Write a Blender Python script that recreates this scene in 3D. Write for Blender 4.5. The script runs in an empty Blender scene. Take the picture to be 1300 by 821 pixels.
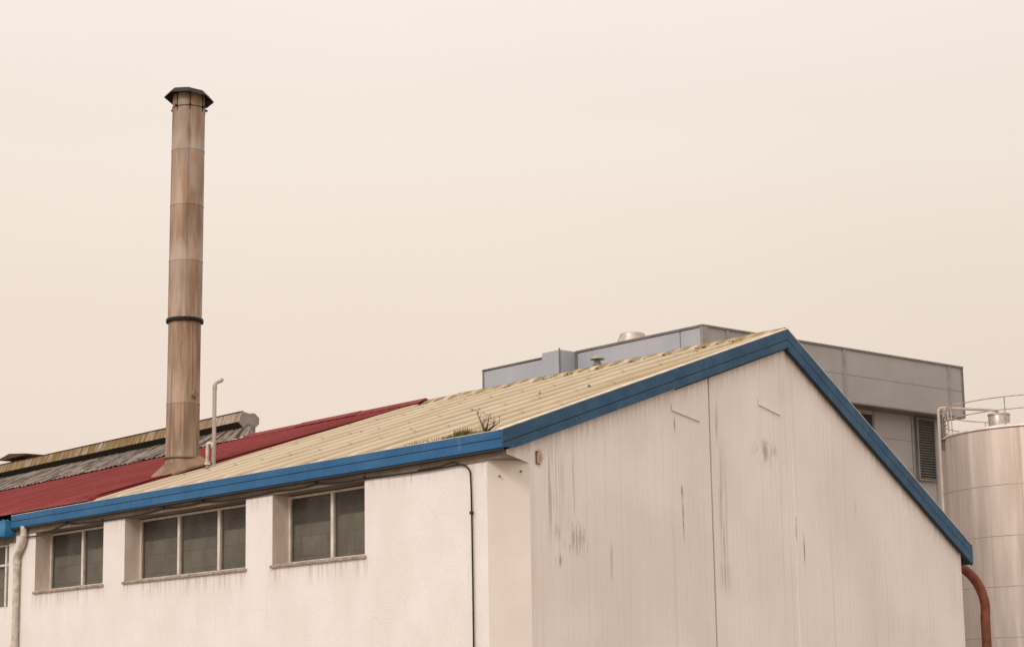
import bpy, bmesh, math, random
from mathutils import Vector, Matrix
random.seed(7)
S = bpy.context.scene
COL = S.collection
R = math.radians

# ------------------------------------------------------------------ camera
cam = bpy.data.cameras.new('camera'); co = bpy.data.objects.new('camera', cam); COL.objects.link(co)
r_ = Vector((0.7559530822900713, -0.6544255628626844, -0.016190121926638785))
u_ = Vector((-0.09690919839392649, -0.13633458060686646, 0.9859115018080459))
f_ = Vector((0.6474129629863672, 0.743733866919215, 0.16648240313800175))
m = Matrix((r_, u_, -f_)).transposed().to_4x4(); m.translation = Vector((-21.279, -25.146, 1.6))
co.matrix_world = m
cam.sensor_width = 36; cam.lens = 36 * 2432.5 / 1300
cam.shift_y = 62.5 / 1300
cam.clip_end = 5000
S.camera = co

# ------------------------------------------------------------------ node helpers
class NT:
    def __init__(s, name):
        s.m = bpy.data.materials.new(name); s.m.use_nodes = True
        s.t = s.m.node_tree; s.t.nodes.clear()
        s.out = s.t.nodes.new('ShaderNodeOutputMaterial')
        s.b = s.t.nodes.new('ShaderNodeBsdfPrincipled')
        s.t.links.new(s.b.outputs[0], s.out.inputs[0])
        s.tc = s.t.nodes.new('ShaderNodeTexCoord')
        s.pos = s.tc.outputs['Object']
    def n(s, k, **kw):
        x = s.t.nodes.new(k)
        for a, v in kw.items(): setattr(x, a, v)
        return x
    def link(s, a, b): s.t.links.new(a, b)
    def val(s, inp, v):
        if hasattr(v, 'is_output'): s.link(v, inp)
        else: inp.default_value = v
    def math(s, op, a, b=0.0, clamp=False):
        x = s.n('ShaderNodeMath', operation=op, use_clamp=clamp); s.val(x.inputs[0], a); s.val(x.inputs[1], b); return x.outputs[0]
    def scale(s, v, src=None):
        x = s.n('ShaderNodeMapping'); s.link(src or s.pos, x.inputs[0]); x.inputs['Scale'].default_value = v; return x.outputs[0]
    def noise(s, sc=(1, 1, 1), scale=1, detail=4, rough=.55):
        x = s.n('ShaderNodeTexNoise'); s.link(s.scale(sc), x.inputs['Vector'])
        x.inputs['Scale'].default_value = scale; x.inputs['Detail'].default_value = detail; x.inputs['Roughness'].default_value = rough
        return x.outputs['Fac']
    def ramp(s, f, a, b, lo=0., hi=1.):
        x = s.n('ShaderNodeMapRange', interpolation_type='SMOOTHSTEP'); s.val(x.inputs[0], f)
        for i, v in enumerate((a, b, lo, hi)): x.inputs[i + 1].default_value = v
        return x.outputs[0]
    def mix(s, f, a, b, mode='MIX'):
        x = s.n('ShaderNodeMix', data_type='RGBA', blend_type=mode); s.val(x.inputs[0], f)
        for i, v in ((6, a), (7, b)):
            if isinstance(v, tuple): v = (*v[:3], 1)
            s.val(x.inputs[i], v)
        return x.outputs[2]
    def bump(s, h, strength=.3, dist=.01):
        x = s.n('ShaderNodeBump'); s.val(x.inputs['Height'], h); x.inputs['Strength'].default_value = strength; x.inputs['Distance'].default_value = dist
        s.link(x.outputs[0], s.b.inputs['Normal'])
    def sep(s):
        x = s.n('ShaderNodeSeparateXYZ'); s.link(s.pos, x.inputs[0]); return x.outputs
    def blob(s, c, rad, edge=.35):
        x = s.n('ShaderNodeVectorMath', operation='SUBTRACT'); s.link(s.pos, x.inputs[0]); x.inputs[1].default_value = c
        y = s.n('ShaderNodeVectorMath', operation='MULTIPLY'); s.link(x.outputs[0], y.inputs[0]); y.inputs[1].default_value = tuple(1 / q for q in rad)
        z = s.n('ShaderNodeVectorMath', operation='LENGTH'); s.link(y.outputs[0], z.inputs[0])
        return s.ramp(z.outputs['Value'], edge, 1., 1., 0.)
    def done(s, col, rough=.7, metal=0., spec=.3):
        s.val(s.b.inputs['Base Color'], (*col[:3], 1) if isinstance(col, tuple) else col)
        s.val(s.b.inputs['Roughness'], rough); s.val(s.b.inputs['Metallic'], metal)
        s.b.inputs['Specular IOR Level'].default_value = spec
        return s.m

def plain(name, col, rough=.6, metal=0., spec=.3, var=.12, vs=3.):
    t = NT(name); f = t.noise((1, 1, 1), vs, 6)
    d = tuple(c * (1 - var * 2) for c in col)
    c = t.mix(t.ramp(f, .3, .7), d, col)
    return t.done(c, rough, metal, spec)

# painted render of the window wall
def mat_render():
    t = NT('white_render')
    c = t.mix(t.ramp(t.noise((1, 1, 1), .9, 6), .35, .7), (.69, .635, .61), (.74, .69, .675))
    st = t.ramp(t.noise((7, 7, .35), 1, 5), .56, .78)
    c = t.mix(t.math('MULTIPLY', st, .22), c, (.50, .40, .34))
    o = t.sep()
    # drips of dirt below the window sills
    for y0, y1 in ((3.4, 6.7), (7.5, 12.5), (13.3, 16.7)):
        a = t.math('MULTIPLY', t.ramp(o[1], y0 - .1, y0 + .05), t.ramp(o[1], y1 - .05, y1 + .1, 1, 0))
        b = t.math('MULTIPLY', t.ramp(o[2], 3.65, 4.18), t.ramp(o[2], 4.19, 4.21, 1, 0))
        n = t.ramp(t.noise((9, 9, .5), 1.3, 5), .42, .68)
        f = t.math('MULTIPLY', t.math('MULTIPLY', a, b), t.math('MULTIPLY', n, .6))
        c = t.mix(f, c, (.40, .27, .20))
    sp = t.ramp(t.noise((1, 1, 1), 26, 3), .73, .79)
    c = t.mix(t.math('MULTIPLY', sp, .3), c, (.35, .27, .22))
    o2 = t.math('MULTIPLY', t.ramp(o[2], 5.25, 5.6), t.ramp(t.noise((10, 10, .7), 1.2, 6, .65), .46, .68))
    c = t.mix(t.math('MULTIPLY', o2, .4), c, (.36, .27, .21))
    fg = t.ramp(t.noise((1, 1, 1), 14, 8, .75), .35, .65, 0, .16)
    c = t.mix(fg, c, (.52, .44, .38))
    vo = t.n('ShaderNodeTexVoronoi', feature='DISTANCE_TO_EDGE'); t.link(t.scale((1, .55, .5)), vo.inputs['Vector']); vo.inputs['Scale'].default_value = .8
    ck = t.math('MULTIPLY', t.ramp(vo.outputs['Distance'], .0, .006, 1, 0), t.ramp(t.noise((1, 1, 1), .7, 3), .5, .6))
    c = t.mix(t.math('MULTIPLY', ck, .16), c, (.30, .22, .18))
    t.bump(t.noise((1, 1, 1), 22, 8, .7), .6, .012)
    return t.done(c, .85, 0, .2)

def mat_jamb():
    t = NT('jamb_render')
    c = t.mix(t.ramp(t.noise((1, 1, .4), 2.5, 6), .3, .7), (.52, .42, .345), (.70, .58, .50))
    t.bump(t.noise((1, 1, 1), 30, 6), .3, .006)
    return t.done(c, .85, 0, .2)

def mat_cladding():
    t = NT('pale_cladding')
    c = t.mix(t.ramp(t.noise((1, 1, 1), .45, 5), .35, .7), (.725, .645, .60), (.80, .73, .69))
    s1 = t.ramp(t.noise((5, 5, .12), 1.6, 6, .6), .5, .74)
    c = t.mix(t.math('MULTIPLY', s1, .2), c, (.43, .33, .27))
    s2 = t.ramp(t.noise((16, 16, .2), 1, 4), .60, .80)
    c = t.mix(t.math('MULTIPLY', s2, .15), c, (.40, .29, .225))
    s3 = t.ramp(t.noise((14, 14, .15), 1, 3), .58, .75)
    c = t.mix(t.math('MULTIPLY', s3, .35), c, (.76, .66, .58))
    o = t.sep()
    # long dirty runs near the left corner and along the wide joint
    fine = t.ramp(t.noise((14, 14, .35), 1.5, 6, .7), .42, .66)
    blobs = [((1.42, 0, 5.2), (.5, 9, 1.4), .55), ((1.45, 0, 4.45), (.16, 9, .28), 1.2), ((2.05, 0, 4.35), (.24, 9, .42), 1.2),
             ((1.8, 0, 5.0), (.10, 9, .9), .8), ((1.98, 0, 5.4), (.06, 9, 1.2), .7), ((1.5, 0, 3.95), (.16, 9, .18), .9), ((3.05, 0, 4.0), (.09, 9, .5), .9),
             ((6.9, 0, 5.2), (.22, 9, 1.8), .8), ((8.35, 0, 6.75), (.14, 9, .5), .4),
             ((9.70, 0, 4.9), (.05, 9, .3), 1.2), ((13.68, 0, 4.9), (.045, 9, .2), .9), ((5.44, 0, 5.0), (.04, 9, .5), .45),
             ((6.75, 0, 7.0), (.1, 9, .7), .8), ((6.9, 0, 3.9), (.3, 9, .5), .7), ((9.9, 0, 8.4), (.12, 9, .3), .6), ((12.3, 0, 5.6), (.08, 9, .5), .5)]
    acc = None
    for cc, rr, k in blobs:
        b = t.math('MULTIPLY', t.blob(cc, rr, .1), k)
        acc = b if acc is None else t.math('MAXIMUM', acc, b)
    f = t.math('MULTIPLY', acc, fine, True)
    c = t.mix(f, c, (.19, .135, .105))
    mo = t.math('MULTIPLY', t.blob((8.62, 0, 6.52), (.75, 9, .36), .05), t.ramp(t.noise((2.6, 2.6, 1.5), 2, 6, .7), .44, .62))
    c = t.mix(t.math('MULTIPLY', mo, .75), c, (.27, .215, .15))
    mo = t.math('MULTIPLY', t.blob((2.0, 0, 4.35), (.9, 9, .5), .05), t.ramp(t.noise((3, 3, 1.2), 2.6, 6, .7), .50, .64))
    c = t.mix(t.math('MULTIPLY', mo, .42), c, (.26, .175, .13))
    rust = None
    for cc, rr in (((1.0, 0, 5.72), (.14, 9, .22)), ((5.44, 0, 5.45), (.05, 9, .22)), ((5.25, 0, 6.75), (.04, 9, .25)), ((9.7, 0, 5.15), (.04, 9, .14)), ((5.46, 0, 4.9), (.03, 9, .6)), ((10.0, 0, 4.55), (.05, 9, .5))):
        b = t.blob(cc, rr, .2); rust = b if rust is None else t.math('MAXIMUM', rust, b)
    f = t.math('MULTIPLY', rust, t.ramp(t.noise((8, 8, 3), 3, 5), .32, .5))
    c = t.mix(t.math('MULTIPLY', f, .85), c, (.36, .17, .09))
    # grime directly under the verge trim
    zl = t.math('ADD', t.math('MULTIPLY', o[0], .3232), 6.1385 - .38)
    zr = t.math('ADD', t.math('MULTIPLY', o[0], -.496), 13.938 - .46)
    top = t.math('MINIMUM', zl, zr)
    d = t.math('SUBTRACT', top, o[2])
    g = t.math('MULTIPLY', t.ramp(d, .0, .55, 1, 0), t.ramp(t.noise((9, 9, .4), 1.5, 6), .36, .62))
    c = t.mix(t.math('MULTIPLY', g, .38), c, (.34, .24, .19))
    t.bump(t.noise((1, 1, .3), 14, 5), .25, .006)
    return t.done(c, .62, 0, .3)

def mat_concrete(name='weathered_concrete', a=(.15, .115, .09), b=(.25, .195, .155)):
    t = NT(name)
    c = t.mix(t.ramp(t.noise((1, .5, 1), 2.2, 7, .65), .3, .7), a, b)
    c = t.mix(t.math('MULTIPLY', t.ramp(t.noise((1, 1, .5), 7, 5), .52, .72), .6), c, (.12, .09, .075))
    t.bump(t.noise((1, 1, 1), 20, 6), .5, .01)
    return t.done(c, .9, 0, .2)

def mat_blue(name, base, base2, dark=.5):
    t = NT(name)
    c = t.mix(t.ramp(t.noise((1, .35, 1), 2.2, 6), .35, .68), base, base2)
    c = t.mix(t.math('MULTIPLY', t.ramp(t.noise((4, 4, 1.2), 3, 6), .57, .75), dark), c, tuple(q * .45 for q in base))
    c = t.mix(t.math('MULTIPLY', t.ramp(t.noise((2, 2, 1), 2, 7, .7), .6, .78), .3), c, (.30, .34, .36))
    return t.done(c, t.ramp(t.noise((1, 1, 1), 4, 4), .3, .7, .5, .7), 0, .2)

def mat_roof():
    t = NT('ivory_roof_sheet')
    o = t.sep()
    c = t.mix(t.ramp(t.noise((.5, 1, 1), 1.3, 7, .6), .3, .7), (.235, .175, .11), (.315, .245, .165))
    ph = t.math('FRACT', t.math('DIVIDE', o[1], 1.10))
    # washed pale crowns, ochre lichen film in the troughs
    cr = t.math('MAXIMUM', t.math('MULTIPLY', t.ramp(ph, .50, .57), t.ramp(ph, .70, .78, 1, 0)), t.math('MULTIPLY', t.math('MULTIPLY', t.ramp(ph, .03, .08), t.ramp(ph, .16, .2, 1, 0)), .6))
    tr = t.math('MULTIPLY', t.ramp(ph, .74, .80), t.ramp(ph, .93, 1.0, 1, 0))
    tr = t.math('MAXIMUM', tr, t.math('MULTIPLY', t.ramp(ph, .20, .30), t.ramp(ph, .44, .51, 1, 0)))
    st = t.ramp(t.noise((.25, 3, .25), 1.2, 6, .6), .34, .62, .5, 1)
    c = t.mix(t.math('MULTIPLY', t.math('MULTIPLY', tr, st), .85), c, (.20, .13, .05))
    c = t.mix(t.math('MULTIPLY', cr, .85), c, (.51, .425, .31))
    g = t.math('MULTIPLY', t.ramp(t.math('SUBTRACT', o[1], t.math('MULTIPLY', o[0], .193)), -.4, 2.4, 1, 0), t.ramp(t.noise((.5, 3, .5), 1.7, 6), .38, .6))
    c = t.mix(t.math('MULTIPLY', g, .5), c, (.30, .20, .08))
    sp = t.ramp(t.noise((1, 1.6, 1), 5.5, 4, .6), .68, .74)
    c = t.mix(t.math('MULTIPLY', sp, .6), c, (.17, .13, .06))
    sp2 = t.ramp(t.noise((1, 1, 1), 22, 3, .6), .67, .74)
    c = t.mix(t.math('MULTIPLY', sp2, .5), c, (.20, .15, .08))
    rg = t.math('MULTIPLY', t.ramp(o[0], 7.6, 9.5), t.ramp(t.noise((1, 1, 1), 3.2, 6, .7), .46, .64))
    c = t.mix(t.math('MULTIPLY', rg, .6), c, (.24, .19, .11))
    lp = t.math('FRACT', t.math('DIVIDE', t.math('ADD', o[0], t.math('MULTIPLY', t.noise((0, 2, 0), 1, 2), .06)), 2.42))
    ln = t.math('MULTIPLY', t.ramp(lp, .955, .985), t.ramp(lp, .992, .999, 1, 0))
    c = t.mix(t.math('MULTIPLY', ln, .45), c, (.16, .11, .06))
    pt = t.n('ShaderNodeTexVoronoi'); t.link(t.scale((.42, .9, 0)), pt.inputs['Vector']); pt.inputs['Scale'].default_value = 1
    hv = t.n('ShaderNodeSeparateColor'); t.link(pt.outputs['Color'], hv.inputs[0])
    c = t.mix(t.ramp(hv.outputs[0], .2, .9, 0, .22), c, (.33, .235, .13))
    t.bump(t.noise((1, 1, 1), 12, 5), .4, .02)
    return t.done(c, .9, 0, .12)

def mat_red():
    t = NT('red_roof_sheet')
    c = t.mix(t.ramp(t.noise((.3, 1, 1), 1.5, 6), .3, .7), (.150, .022, .022), (.215, .036, .036))
    c = t.mix(t.math('MULTIPLY', t.ramp(t.noise((.3, 7, .3), 1.5, 5), .5, .72), .4), c, (.26, .07, .065))
    c = t.mix(t.math('MULTIPLY', t.ramp(t.noise((1, 1, 1), 2.1, 6), .60, .72), .4), c, (.25, .09, .03))
    return t.done(c, .75, 0, .12)

def mat_lichen():
    t = NT('lichen_grey_sheet')
    c = t.mix(t.ramp(t.noise((.45, 2.6, .45), 2.2, 8, .75), .42, .58), (.045, .036, .030), (.25, .20, .175))
    c = t.mix(t.ramp(t.noise((.7, 2.2, .7), 3.4, 8, .8), .57, .66), c, (.46, .385, .34))
    t.bump(t.noise((.5, 2.5, .5), 3, 8, .75), .8, .05)
    return t.done(c, .95, 0, .1)

def mat_rusty_panel():
    t = NT('rust_stained_panel')
    o = t.sep()
    c = t.mix(t.ramp(t.noise((1, 1, 1), 1.2, 5), .35, .65), (.24, .19, .15), (.36, .31, .27))
    far = t.ramp(o[1], 0.5, 6., 0, 1)
    r1 = t.ramp(t.noise((0, 3, .5), 2.2, 6, .65), .36, .56)
    c = t.mix(t.math('MULTIPLY', r1, t.ramp(o[1], 0, 5, .55, .92)), c, (.17, .085, .025))
    r3 = t.ramp(t.noise((0, 1.6, .5), 1.1, 6, .65), .42, .58)
    c = t.mix(t.math('MULTIPLY', r3, t.math('MULTIPLY', far, .7)), c, (.14, .105, .02))
    r2 = t.ramp(t.noise((0, 9, .6), 1.5, 5), .60, .68)
    c = t.mix(t.math('MULTIPLY', r2, .7), c, (.5, .42, .34))
    return t.done(c, .85, 0, .2)

def mat_steel(name, a, b, metal=.55, rough=.42, rust=.0, vert=True):
    t = NT(name)
    c = t.mix(t.ramp(t.noise((6, 6, .35) if vert else (1, 1, 1), 1.2, 6, .6), .32, .7), a, b)
    if rust:
        c = t.mix(t.math('MULTIPLY', t.ramp(t.noise((1, 1, .6), 1.1, 6, .6), .45, .68), rust), c, (.36, .20, .11))
        c = t.mix(t.math('MULTIPLY', t.ramp(t.noise((11, 11, .5), 1, 6), .58, .72), rust), c, (.16, .09, .055))
    return t.done(c, t.ramp(t.noise((3, 3, .6), 2, 5), .3, .7, rough - .08, rough + .14), metal, .4)

def mat_flue():
    t = NT('stained_flue_steel')
    c = t.mix(t.ramp(t.noise((3, 3, .35), 1.6, 7, .6), .32, .7), (.20, .125, .08), (.36, .25, .175))
    c = t.mix(t.ramp(t.noise((1, 1, .5), .9, 5), .45, .65, 0, .5), c, (.40, .34, .30))
    o = t.sep()
    # rain-washed dark runs on the lower part
    low = t.ramp(o[2], 3.0, 4.0, 1, .25)
    run = t.ramp(t.noise((9, 9, .25), 1.3, 6, .65), .50, .64)
    c = t.mix(t.math('MULTIPLY', run, t.math('MULTIPLY', low, .75)), c, (.12, .075, .05))
    rs = None
    for cc, rr in (((-.22, -.4, 7.1), (.13, .5, .75)), ((-.2, -.4, 3.25), (.12, .5, .35)), ((0, -.4, 7.7), (.3, .6, .3)), ((-.3, -.3, 6.15), (.12, .6, .3)), ((-.05, -.4, 4.9), (.14, .5, .8)), ((.1, -.4, .2), (.5, .6, .25))):
        b = t.blob(cc, rr, .1); rs = b if rs is None else t.math('MAXIMUM', rs, b)
    c = t.mix(t.math('MULTIPLY', rs, t.ramp(t.noise((4, 4, 1), 3, 5), .38, .62, .1, .65)), c, (.36, .18, .08))
    t.bump(t.noise((1, 1, .4), 5, 4), .15, .02)
    return t.done(c, t.ramp(t.noise((3, 3, .6), 2, 5), .3, .7, .50, .66), .12, .3)

def mat_tank():
    t = NT('brushed_tank_steel')
    o = t.sep()
    c = t.mix(t.ramp(t.noise((1.6, 1.6, .1), 1.2, 6, .6), .32, .7), (.58, .49, .44), (.76, .665, .61))
    c = t.mix(t.math('MULTIPLY', t.ramp(t.noise((4, 4, .12), 1.2, 6), .52, .72), .45), c, (.33, .235, .19))
    c = t.mix(t.math('MULTIPLY', t.ramp(t.noise((9, 9, .10), 1.4, 5), .6, .72), .35), c, (.72, .66, .6))
    return t.done(c, t.ramp(t.noise((2, 2, .3), 2, 5), .3, .7, .34, .48), .72, .4)

def mat_panel(name, a, b):
    t = NT(name)
    c = t.mix(t.ramp(t.noise((1, 1, 1), .5, 5), .3, .7), a, b)
    c = t.mix(t.math('MULTIPLY', t.ramp(t.noise((3, 3, .25), 1.3, 5), .5, .75), .12), c, tuple(q * .6 for q in a))
    o = t.sep()
    w = t.math('SINE', t.math('MULTIPLY', o[2], 2 * math.pi / .22))
    t.bump(w, .03, .01)
    return t.done(c, .5, .15, .4)

def mat_block():
    t = NT('blockwork_infill')
    x = t.n('ShaderNodeTexBrick'); cmb = t.n('ShaderNodeCombineXYZ'); o = t.sep()
    t.link(o[1], cmb.inputs[0]); t.link(o[2], cmb.inputs[1]); t.link(cmb.outputs[0], x.inputs['Vector'])
    x.inputs['Color1'].default_value = (.30, .28, .245, 1); x.inputs['Color2'].default_value = (.38, .355, .31, 1); x.inputs['Mortar'].default_value = (.23, .215, .185, 1)
    x.inputs['Scale'].default_value = 1; x.inputs['Brick Width'].default_value = .9; x.inputs['Row Height'].default_value = .40; x.inputs['Mortar Size'].default_value = .012
    c = t.mix(t.ramp(t.noise((1, 2, 1), 3, 7, .7), .3, .7, 0, .6), x.outputs['Color'], (.20, .19, .16))
    return t.done(c, .9)

def mat_glass():
    t = NT('dusty_window_glass')
    tr = t.n('ShaderNodeBsdfTransparent'); tr.inputs[0].default_value = (.90, .89, .87, 1)
    t.b.inputs['Base Color'].default_value = (.11, .105, .09, 1); t.b.inputs['Roughness'].default_value = .12
    mx = t.n('ShaderNodeMixShader')
    f = t.ramp(t.noise((1, 1, .6), 2, 6, .6), .3, .75, .12, .3)
    t.link(f, mx.inputs[0]); t.link(tr.outputs[0], mx.inputs[1]); t.link(t.b.outputs[0], mx.inputs[2]); t.link(mx.outputs[0], t.out.inputs[0])
    return t.m

def mat_ground():
    t = NT('worn_concrete_yard')
    c = t.mix(t.ramp(t.noise((1, 1, 1), .2, 8, .6), .3, .7), (.24, .205, .17), (.34, .295, .25))
    t.bump(t.noise((1, 1, 1), 40, 4), .4, .01)
    return t.done(c, .9)

M = dict(
    render=mat_render(), jamb=mat_jamb(), clad=mat_cladding(), conc=mat_concrete(),
    blue=mat_blue('blue_eaves_trim', (.019, .092, .212), (.032, .120, .25), .35),
    bluev=mat_blue('blue_verge_trim', (.027, .076, .142), (.042, .102, .172), .4),
    teal=mat_blue('faded_teal_trim', (.015, .12, .27), (.05, .19, .33), .8),
    seam=plain('dark_seam', (.015, .022, .035)), soffit=plain('dark_soffit_and_shade', (.030, .035, .042)),
    roof=mat_roof(), red=mat_red(), lichen=mat_lichen(), rustpan=mat_rusty_panel(),
    flue=mat_flue(), tank=mat_tank(),
    darksteel=plain('dark_flue_metal', (.016, .010, .009), .55, .3), rustdark=plain('dark_rust', (.11, .05, .028), .8, .1, .3, .3, 9),
    flash=mat_steel('brown_flashing', (.15, .09, .055), (.26, .165, .105), .25, .6, .5, False),
    pvc=plain('grey_vent_pipe', (.46, .385, .335), .5), pvcw=plain('aged_white_pipe', (.62, .53, .45), .5, 0, .3, .2, 6),
    panel=mat_panel('sunlit_grey_panel', (.355, .365, .405), (.40, .41, .45)), paneld=mat_panel('shaded_grey_panel', (.305, .285, .275), (.36, .335, .322)),  # one grey cladding: its sunlit and shaded faces put into two colours
    trim=plain('grey_trim', (.33, .30, .28), .5, .2), trimd=plain('dark_grey_trim', (.20, .18, .17), .5, .2),
    seamb=plain('louvre_back', (.07, .062, .055)), panelseam=plain('panel_seam', (.24, .21, .19), .5), louvre=plain('louvre_grey', (.22, .195, .175), .5, .2), black=plain('deep_recess', (.02, .018, .016)),
    white=plain('white_window_frame', (.68, .60, .53), .55, 0, .3, .12, 5), sill=plain('stained_sill', (.56, .45, .38), .8, 0, .2, .25, 6), silld=plain('stone_sill_edge', (.40, .31, .26), .85, 0, .2, .25, 8),
    glass=mat_glass(), block=mat_block(), blind=plain('dark_blind', (.12, .112, .10), .8),
    cable=plain('black_cable', (.018, .012, .012), .5), steel=plain('galvanised_steel', (.48, .41, .36), .4, .55, .4, .15, 6),
    rail=plain('rail_steel', (.50, .41, .35), .45, .3, .4, .2, 8), redox=plain('red_oxide_pipe', (.22, .065, .04), .6, 0, .3, .2, 5),
    moss=plain('moss', (.13, .105, .05), .95, 0, .1, .35, 12), grass=plain('roof_grass', (.14, .15, .035), .8, 0, .1, .3, 12), twig=plain('dry_stem', (.10, .055, .032), .9, 0, .1, .3, 12),
    strip=plain('pale_edge_strip', (.72, .62, .52), .6, 0, .3, .15, 5), ground=mat_ground(), pier=plain('corner_render', (.72, .635, .57), .85, 0, .2, .03, 1.5), inner=plain('inner_block', (.25, .22, .19), .9),
)

# ------------------------------------------------------------------ mesh helpers
class MB:
    def __init__(s): s.v = []; s.f = []; s.sm = []
    def add(s, vs, fs, smooth=False):
        k = len(s.v); s.v += [tuple(v) for v in vs]
        for f in fs: s.f.append(tuple(k + i for i in f)); s.sm.append(smooth)
        return s
    def box(s, a, b):
        x0, y0, z0 = a; x1, y1, z1 = b
        return s.add([(x0, y0, z0), (x1, y0, z0), (x1, y1, z0), (x0, y1, z0), (x0, y0, z1), (x1, y0, z1), (x1, y1, z1), (x0, y1, z1)],
                     [(0, 3, 2, 1), (4, 5, 6, 7), (0, 1, 5, 4), (1, 2, 6, 5), (2, 3, 7, 6), (3, 0, 4, 7)])
    def quad(s, *p): return s.add(p, [tuple(range(len(p)))])
    def prism(s, pts, d):
        """closed polygon pts extruded by vector d"""
        n = len(pts); d = Vector(d); a = [Vector(p) for p in pts]; b = [p + d for p in a]
        return s.add(a + b, [tuple(range(n))[::-1], tuple(range(n, 2 * n))] + [(i, (i + 1) % n, n + (i + 1) % n, n + i) for i in range(n)])
    def tube(s, pts, r, n=10, caps=True, smooth=True):
        pts = [Vector(p) for p in pts]; N = len(pts); rr = r if isinstance(r, (list, tuple)) else [r] * N
        ref = None; rings = []
        for i, p in enumerate(pts):
            t = (pts[min(i + 1, N - 1)] - pts[max(i - 1, 0)]).normalized()
            if ref is None:
                ref = Vector((0, 0, 1)) if abs(t.z) < .9 else Vector((1, 0, 0))
            a = (ref - t * ref.dot(t)).normalized(); ref = a; b = t.cross(a)
            rings.append([p + (a * math.cos(2 * math.pi * k / n) + b * math.sin(2 * math.pi * k / n)) * rr[i] for k in range(n)])
        vs = [v for q in rings for v in q]; fs = []
        for i in range(N - 1):
            for k in range(n): fs.append((i * n + k, i * n + (k + 1) % n, (i + 1) * n + (k + 1) % n, (i + 1) * n + k))
        s.add(vs, fs, smooth)
        if caps: s.add(rings[0], [tuple(range(n))[::-1]]); s.add(rings[-1], [tuple(range(n))])
        return s
    def lathe(s, prof, c=(0, 0, 0), n=48, smooth=True, lean=(0, 0)):
        vs = []; fs = []
        for (r, z) in prof:
            for k in range(n):
                a = 2 * math.pi * k / n
                vs.append((c[0] + r * math.cos(a) + lean[0] * z, c[1] + r * math.sin(a) + lean[1] * z, c[2] + z))
        for i in range(len(prof) - 1):
            for k in range(n): fs.append((i * n + k, i * n + (k + 1) % n, (i + 1) * n + (k + 1) % n, (i + 1) * n + k))
        return s.add(vs, fs, smooth)
    def build(s, name, mat, parent=None, recalc=True, bevel=0):
        off = Vector((0, 0, 0))
        p = parent
        while p is not None: off += p.location; p = p.parent
        me = bpy.data.meshes.new(name)
        me.from_pydata([tuple(Vector(v) - off) for v in s.v], [], s.f)
        for p_, sm in zip(me.polygons, s.sm): p_.use_smooth = sm
        me.materials.append(mat)
        if recalc:
            bm = bmesh.new(); bm.from_mesh(me); bmesh.ops.recalc_face_normals(bm, faces=bm.faces); bm.to_mesh(me); bm.free()
        o = bpy.data.objects.new(name, me); COL.objects.link(o)
        if parent is not None: o.parent = parent
        if bevel:
            b = o.modifiers.new('bevel', 'BEVEL'); b.width = bevel; b.segments = 2; b.limit_method = 'ANGLE'
        return o

def thing(name, label, cat, loc=(0, 0, 0), group=None):
    o = bpy.data.objects.new(name, None); COL.objects.link(o); o.location = loc; o.empty_display_size = .3
    o['label'] = label; o['category'] = cat
    if group: o['group'] = group
    return o
def tag(o, label, cat, group=None):
    o['label'] = label; o['category'] = cat
    if group: o['group'] = group
    return o

# ------------------------------------------------------------------ ground
o = MB().quad((-2500, -2500, 0), (2500, -2500, 0), (2500, 2500, 0), (-2500, 2500, 0)).build('ground', M['ground']); o['kind'] = 'structure'

# ------------------------------------------------------------------ main factory building
# frame: X across the building, Y away along the window wall, corner of the window wall at the origin
TL = .3155                                     # left pitch
def zroof(x): return 6.13 + TL * (x + .15)
RX = 9.62                                      # ridge
ZR = zroof(RX)
SK = .193                                      # the gable runs askew to the ridge
def yg(x): return -.603 + SK * (x + .15)       # front line of the verge trim
GU = Vector((.982, .189, 0)); GN = Vector((.189, -.982, 0))
OG = Vector((-.1727, -.485, 0))                # cladding plane origin
FB = Vector((-.15, -.603, 0))
W0 = 17.62                                     # party line with the older wing

B = thing('factory_building', 'long pale factory building with ivory ribbed roof, blue eaves trim and stained gable wall', 'building')

# window wall with recessed openings
def wall_x(openings, y0, y1, z0, z1, depth, zs, zt, parent, name='side_wall'):
    w = MB()
    w.quad((0, y0, 0), (0, y1, 0), (0, y1, zs), (0, y0, zs))
    y = y0
    for a, b in openings:
        w.quad((0, y, zs), (0, a, zs), (0, a, zt), (0, y, zt)); y = b
    w.quad((0, y, zs), (0, y1, zs), (0, y1, zt), (0, y, zt))
    o = w.build(name, M['render'], parent, recalc=False)
    return o
OP = [(3.54, 6.6), (7.56, 12.41), (13.36, 16.61)]
ZS, ZT = 4.2, 5.62
wall_x(OP, 0, W0, 0, ZT, .42, ZS, ZT, B)
for a, b in OP:
    MB().box((.002, b, ZS), (.5, b + .02, ZT)).build('window_reveal', M['jamb'], B)
    MB().box((.002, a - .02, ZS), (.5, a, ZT)).build('window_reveal', M['jamb'], B)
MB().box((.02, .3, .01), (.0201, W0, .02)).build('plinth_edge', M['conc'], B)
# splayed corner face between the window wall and the cladding
MB().quad((0, 0, 0), (.70, -.318, 0), (.70, -.318, 5.64), (0, 0, 5.64)).build('corner_pier', M['pier'], B)
# eaves beam: concrete, projecting at the corner
bm_ = MB()
bm_.box((-.02, .0, 5.62), (.5, W0, 6.02))
bm_.prism([(-.02, -.45, 5.64), (.10, -.43, 5.64), (.72, -.305, 5.64), (.72, .0, 5.64), (-.02, -.001, 5.64)], (0, 0, .33))
bm_.build('eaves_beam', M['conc'], B)
MB().box((-.128, -.45, 5.752), (-.021, W0, 5.777)).build('eaves_soffit', M['soffit'], B)

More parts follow.
